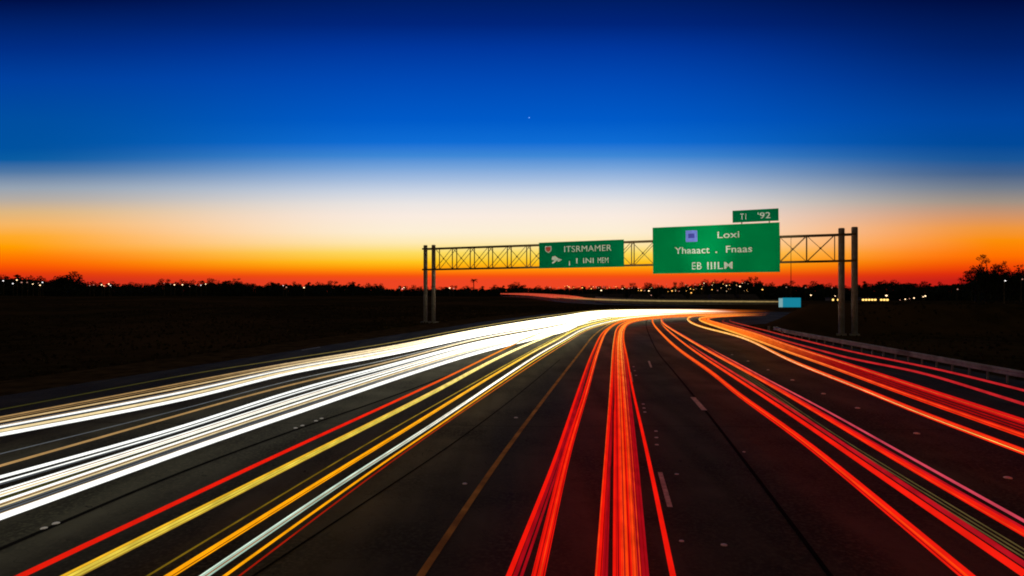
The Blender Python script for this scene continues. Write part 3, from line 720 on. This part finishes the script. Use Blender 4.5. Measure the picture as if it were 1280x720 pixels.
bright={(728,359.7),(751.5,363),(801.5,363),(811,363.6),(840,363.6),(864,366),(925,358),(953,362)}
for x,y in ML:
    b_=(x,y) in bright
    lamp(x,y,random.uniform(262,288),random.choice(('lampw','lampy')) if b_ else random.choice(('lampw','lampy','lampd','lampd')),.36 if b_ else random.choice((.16,.2,.26)),'small warm lamp among the town lights below the overhead signs','town lights below the overhead signs')
rr=random.Random(11)
for _ in range(46):
    x=rr.uniform(690,935); y=(rr.uniform(357,361) if x<800 else rr.uniform(354,364)); lamp(x,y,rr.uniform(270,289),rr.choice(('lampd','lampy','lampw')),rr.choice((.09,.12,.15)),'tiny warm lamp among the town lights below the overhead signs','town lights below the overhead signs')
for x,y,mt,r in ((1013.6,369,'lampw',.3),(1040,359.7,'lampd',.2),(1044,370,'lampw',.22),(1030,376.6,'lampd',.2),(1038,377.6,'lampd',.2),(1054,377.6,'lampc',.3),(1071,377.6,'lampd',.2),(1108,369.5,'lampw',.42),(1131.6,374,'lampw',.26),(1142.5,372.5,'lampw',.3),(1137,373.3,'lampd',.2),(1156.6,370,'lampw',.34),(1154,371,'lampw',.24),(1125,375,'lampd',.18)):
    lamp(x,y,235,mt,r,'lamp glowing low in the dark around the right gantry posts','lamps around the right gantry posts')
for x,y,mt,r in ((1197,361.6,'lampd',.24),(1215.6,353.5,'lampd',.3),(1224,355.5,'lampd',.2),(1220,365,'lampd',.16),(1236,361.6,'lampd',.3),(1239,360,'lampd',.2),(1232,368.6,'lampd',.2),(1256.6,351,'lampc',.3),(1278,349,'lampd',.24)):
    lamp(x,y,104 if x>1240 else 215,mt,r*(.45 if x>1240 else 1),'dim lamp showing beside the branching tree at the right edge','lamps near the right edge tree')

def house(x, D, w, d, h, roofh, nwin, label, lit=True, ry=0, name='house', yb=None, wz=.55, ww=None):
    p=at(x,360,D); g0=hgt(p.x,D) if yb is None else H-(yb-HY)*D/F
    e=empty(name,(p.x,D,g0),ry,label,'building')
    m=MB(); m.box(-w/2,w/2,0,d,-2,h); m.build('wall',M['wall'],e)
    m=MB(); o_=.4
    if roofh>.5:
        m.v=[(-w/2-o_,-o_,h+.01),(w/2+o_,-o_,h+.01),(w/2+o_,d+o_,h+.01),(-w/2-o_,d+o_,h+.01),(-w/2-o_,d/2,h+roofh),(w/2+o_,d/2,h+roofh)]; m.f=[(0,1,5,4),(2,3,4,5),(0,4,3),(1,2,5),(3,2,1,0)]
    else: m.box(-w/2-.2,w/2+.2,-.2,d+.2,h+.005,h+.3)
    m.build('roof',M['roof'],e)
    ww=ww or w/nwin*.5
    for i in range(nwin):
        cx=-w/2+w*(i+.5)/nwin; m=MB(); m.box(cx-ww/2,cx+ww/2,-.06,-.01,h*wz-.55,h*wz+.55)
        m.build('window',M['glow'] if (lit and rr.random()<.8) else M['roof'],e)
    return e
house(1094,238,9.5,6,2.6,.3,9,'long low building with a glowing row of windows right of the gantry posts',yb=383,wz=.78,ww=.75)
house(1046,240,3.6,5,2.6,.3,4,'small low building with lit windows just left of the right gantry posts',yb=382.5,wz=.75,ww=.6)
houses=[(735,268,9,'wide dark roofed house left of centre among the town lights'),(768,272,7,'narrow house beside the wide one under the small sign'),(806,266,8,'house with bright windows below the gap between the signs'),
(846,268,9,'house with lit windows below the left half of the big sign'),(872,264,6,'small house with a yellow window below the big sign'),(905,270,9,'house high on the slope below the middle of the big sign'),(938,268,7,'house on the slope below the right end of the big sign')]
for x,D,w,lab in houses:
    house(x,D,w,7,3.6,1.8,4,lab,ry=rr.uniform(-.4,.4),ww=.55)

# star
p=at(661.5,147,3900); m=MB(); n=8; r=3.2
for i in range(1,5):
    ph=math.pi*i/5
    for j in range(n): m.v.append((p.x+r*math.sin(ph)*math.cos(j*6.2832/n),p.y+r*math.sin(ph)*math.sin(j*6.2832/n),p.z+r*math.cos(ph)))
for i in range(3):
    for j in range(n): m.f.append((i*n+j,i*n+(j+1)%n,(i+1)*n+(j+1)%n,(i+1)*n+j))
m.f.append(tuple(range(n))[::-1]); m.f.append(tuple(range(3*n,4*n)))
tag(m.build('star',emit('star_light',(110,175,255),1.4),None,p),'single pale blue star high in the deep blue sky','star')

# ------------------------------------------------------------------ added spots for passing headlamps, aimed up to light the signs
def spot(loc, tgt, W, ang, col=(1,.93,.8), size=.12, blend=.6):
    l=bpy.data.lights.new('added_sign_spot','SPOT'); l.energy=W; l.color=col; l.spot_size=math.radians(ang); l.spot_blend=blend; l.shadow_soft_size=size
    o=link('added_sign_spot',l,None,loc); d=Vector(tgt)-Vector(loc); o.rotation_euler=d.to_track_quat('-Z','Y').to_euler(); return o
for tx,ty,tz,W_ in ((14.2,61,7.7,46000),(19.6,58.5,7.9,46000),(5.9,65.5,7.1,36000)): spot((3.2,6,.75),(tx,ty,tz),W_,12.0,blend=.75)


# ------------------------------------------------------------------ sky
w=bpy.data.worlds.new('World'); S.world=w; w.use_nodes=True; t=NT(w.node_tree)
out=t.n('ShaderNodeOutputWorld'); bg=t.n('ShaderNodeBackground'); t.l(bg.outputs[0],out.inputs[0])
tc=t.n('ShaderNodeTexCoord'); sp=t.n('ShaderNodeSeparateXYZ'); t.l(tc.outputs['Generated'],sp.inputs[0])
X,Y,Z=sp.outputs
r=t.math('SQRT', t.math('ADD', t.math('MULTIPLY',X,X), t.math('MULTIPLY',Y,Y)))
cz=t.math('MAXIMUM', t.math('DIVIDE',Y,r), .6)
u=t.math('DIVIDE', t.math('DIVIDE',Z,r), cz)
pos=t.math('DIVIDE', u, .46, clamp=True)
def ramp(st):
    c=t.n('ShaderNodeValToRGB'); t.l(pos,c.inputs[0]); el=c.color_ramp.elements
    st=sorted([((HY-y)/F/.46,col) for y,col in st])
    for i,(p_,col) in enumerate(st):
        e_=el[i] if i<2 else el.new(p_)
        e_.position=max(0,min(1,p_)); e_.color=(*lin(col),1)
    return c.outputs[0]
cen=ramp([(0,(0,29,100)),(30,(0,36,122)),(60,(0,54,156)),(100,(0,72,180)),(150,(0,90,200)),(178,(14,108,212)),(195,(62,136,214)),(210,(120,165,219)),(225,(165,190,224)),(240,(205,214,229)),(255,(235,230,228)),(270,(250,236,225)),(290,(253,239,213)),(303,(254,234,180)),(316,(253,220,95)),(327,(255,198,30)),(334,(255,165,10)),(340,(255,122,8)),(345,(246,80,15)),(351,(238,70,35))])
lef=ramp([(0,(0,16,72)),(60,(0,45,132)),(100,(0,64,158)),(150,(0,78,160)),(185,(0,82,160)),(200,(10,92,162)),(215,(80,120,165)),(235,(150,163,178)),(250,(182,172,162)),(265,(222,182,128)),(280,(246,182,100)),(295,(255,170,40)),(308,(255,158,0)),(320,(255,125,0)),(333,(250,86,2)),(342,(228,58,12)),(351,(205,45,25))])
rig=ramp([(0,(0,14,66)),(60,(0,33,105)),(100,(0,48,132)),(150,(0,68,156)),(180,(0,72,152)),(200,(25,85,150)),(218,(68,98,138)),(235,(115,125,140)),(252,(160,145,132)),(268,(205,148,108)),(285,(240,150,60)),(300,(252,142,8)),(320,(255,112,0)),(333,(242,72,4)),(342,(222,42,12)),(351,(195,28,22))])
k=t.math('DIVIDE', X, t.math('MAXIMUM',Y,.001))     # tangent of the bearing from the glow
def mr(v,a_,b_):
    m_=t.n('ShaderNodeMapRange'); m_.interpolation_type='SMOOTHSTEP'; m_.inputs[1].default_value=a_; m_.inputs[2].default_value=b_; t.l(v,m_.inputs[0]); return m_.outputs[0]
col=t.mix(mr(k,-.12,-.75),cen,lef)
# MapRange with falling bounds
col=t.mix(mr(k,.12,.72),col,rig)
rear=t.n('ShaderNodeValToRGB'); t.l(pos,rear.inputs[0]); rear.color_ramp.elements[0].color=(.11,.095,.065,1); rear.color_ramp.elements[1].color=(.010,.010,.016,1)
col=t.mix(mr(Y,.35,-.1),col,rear.outputs[0])
col=t.mix(mr(Z,.39,.62),col,(.045,.038,.025))
t.l(col,bg.inputs[0]); bg.inputs[1].default_value=1.0

# ------------------------------------------------------------------ camera
cam=bpy.data.cameras.new('camera'); co=link('camera',cam,None,(0,0,H)); co.rotation_euler=(math.radians(90),0,0)
cam.lens=24; cam.sensor_width=36; cam.shift_y=-(360-HY)/1280; cam.clip_start=.1; cam.clip_end=9000; S.camera=co
S.cycles.filter_width=1.9
vs=S.view_settings; vs.view_transform='Standard'; vs.look='None'; vs.exposure=0; vs.gamma=1
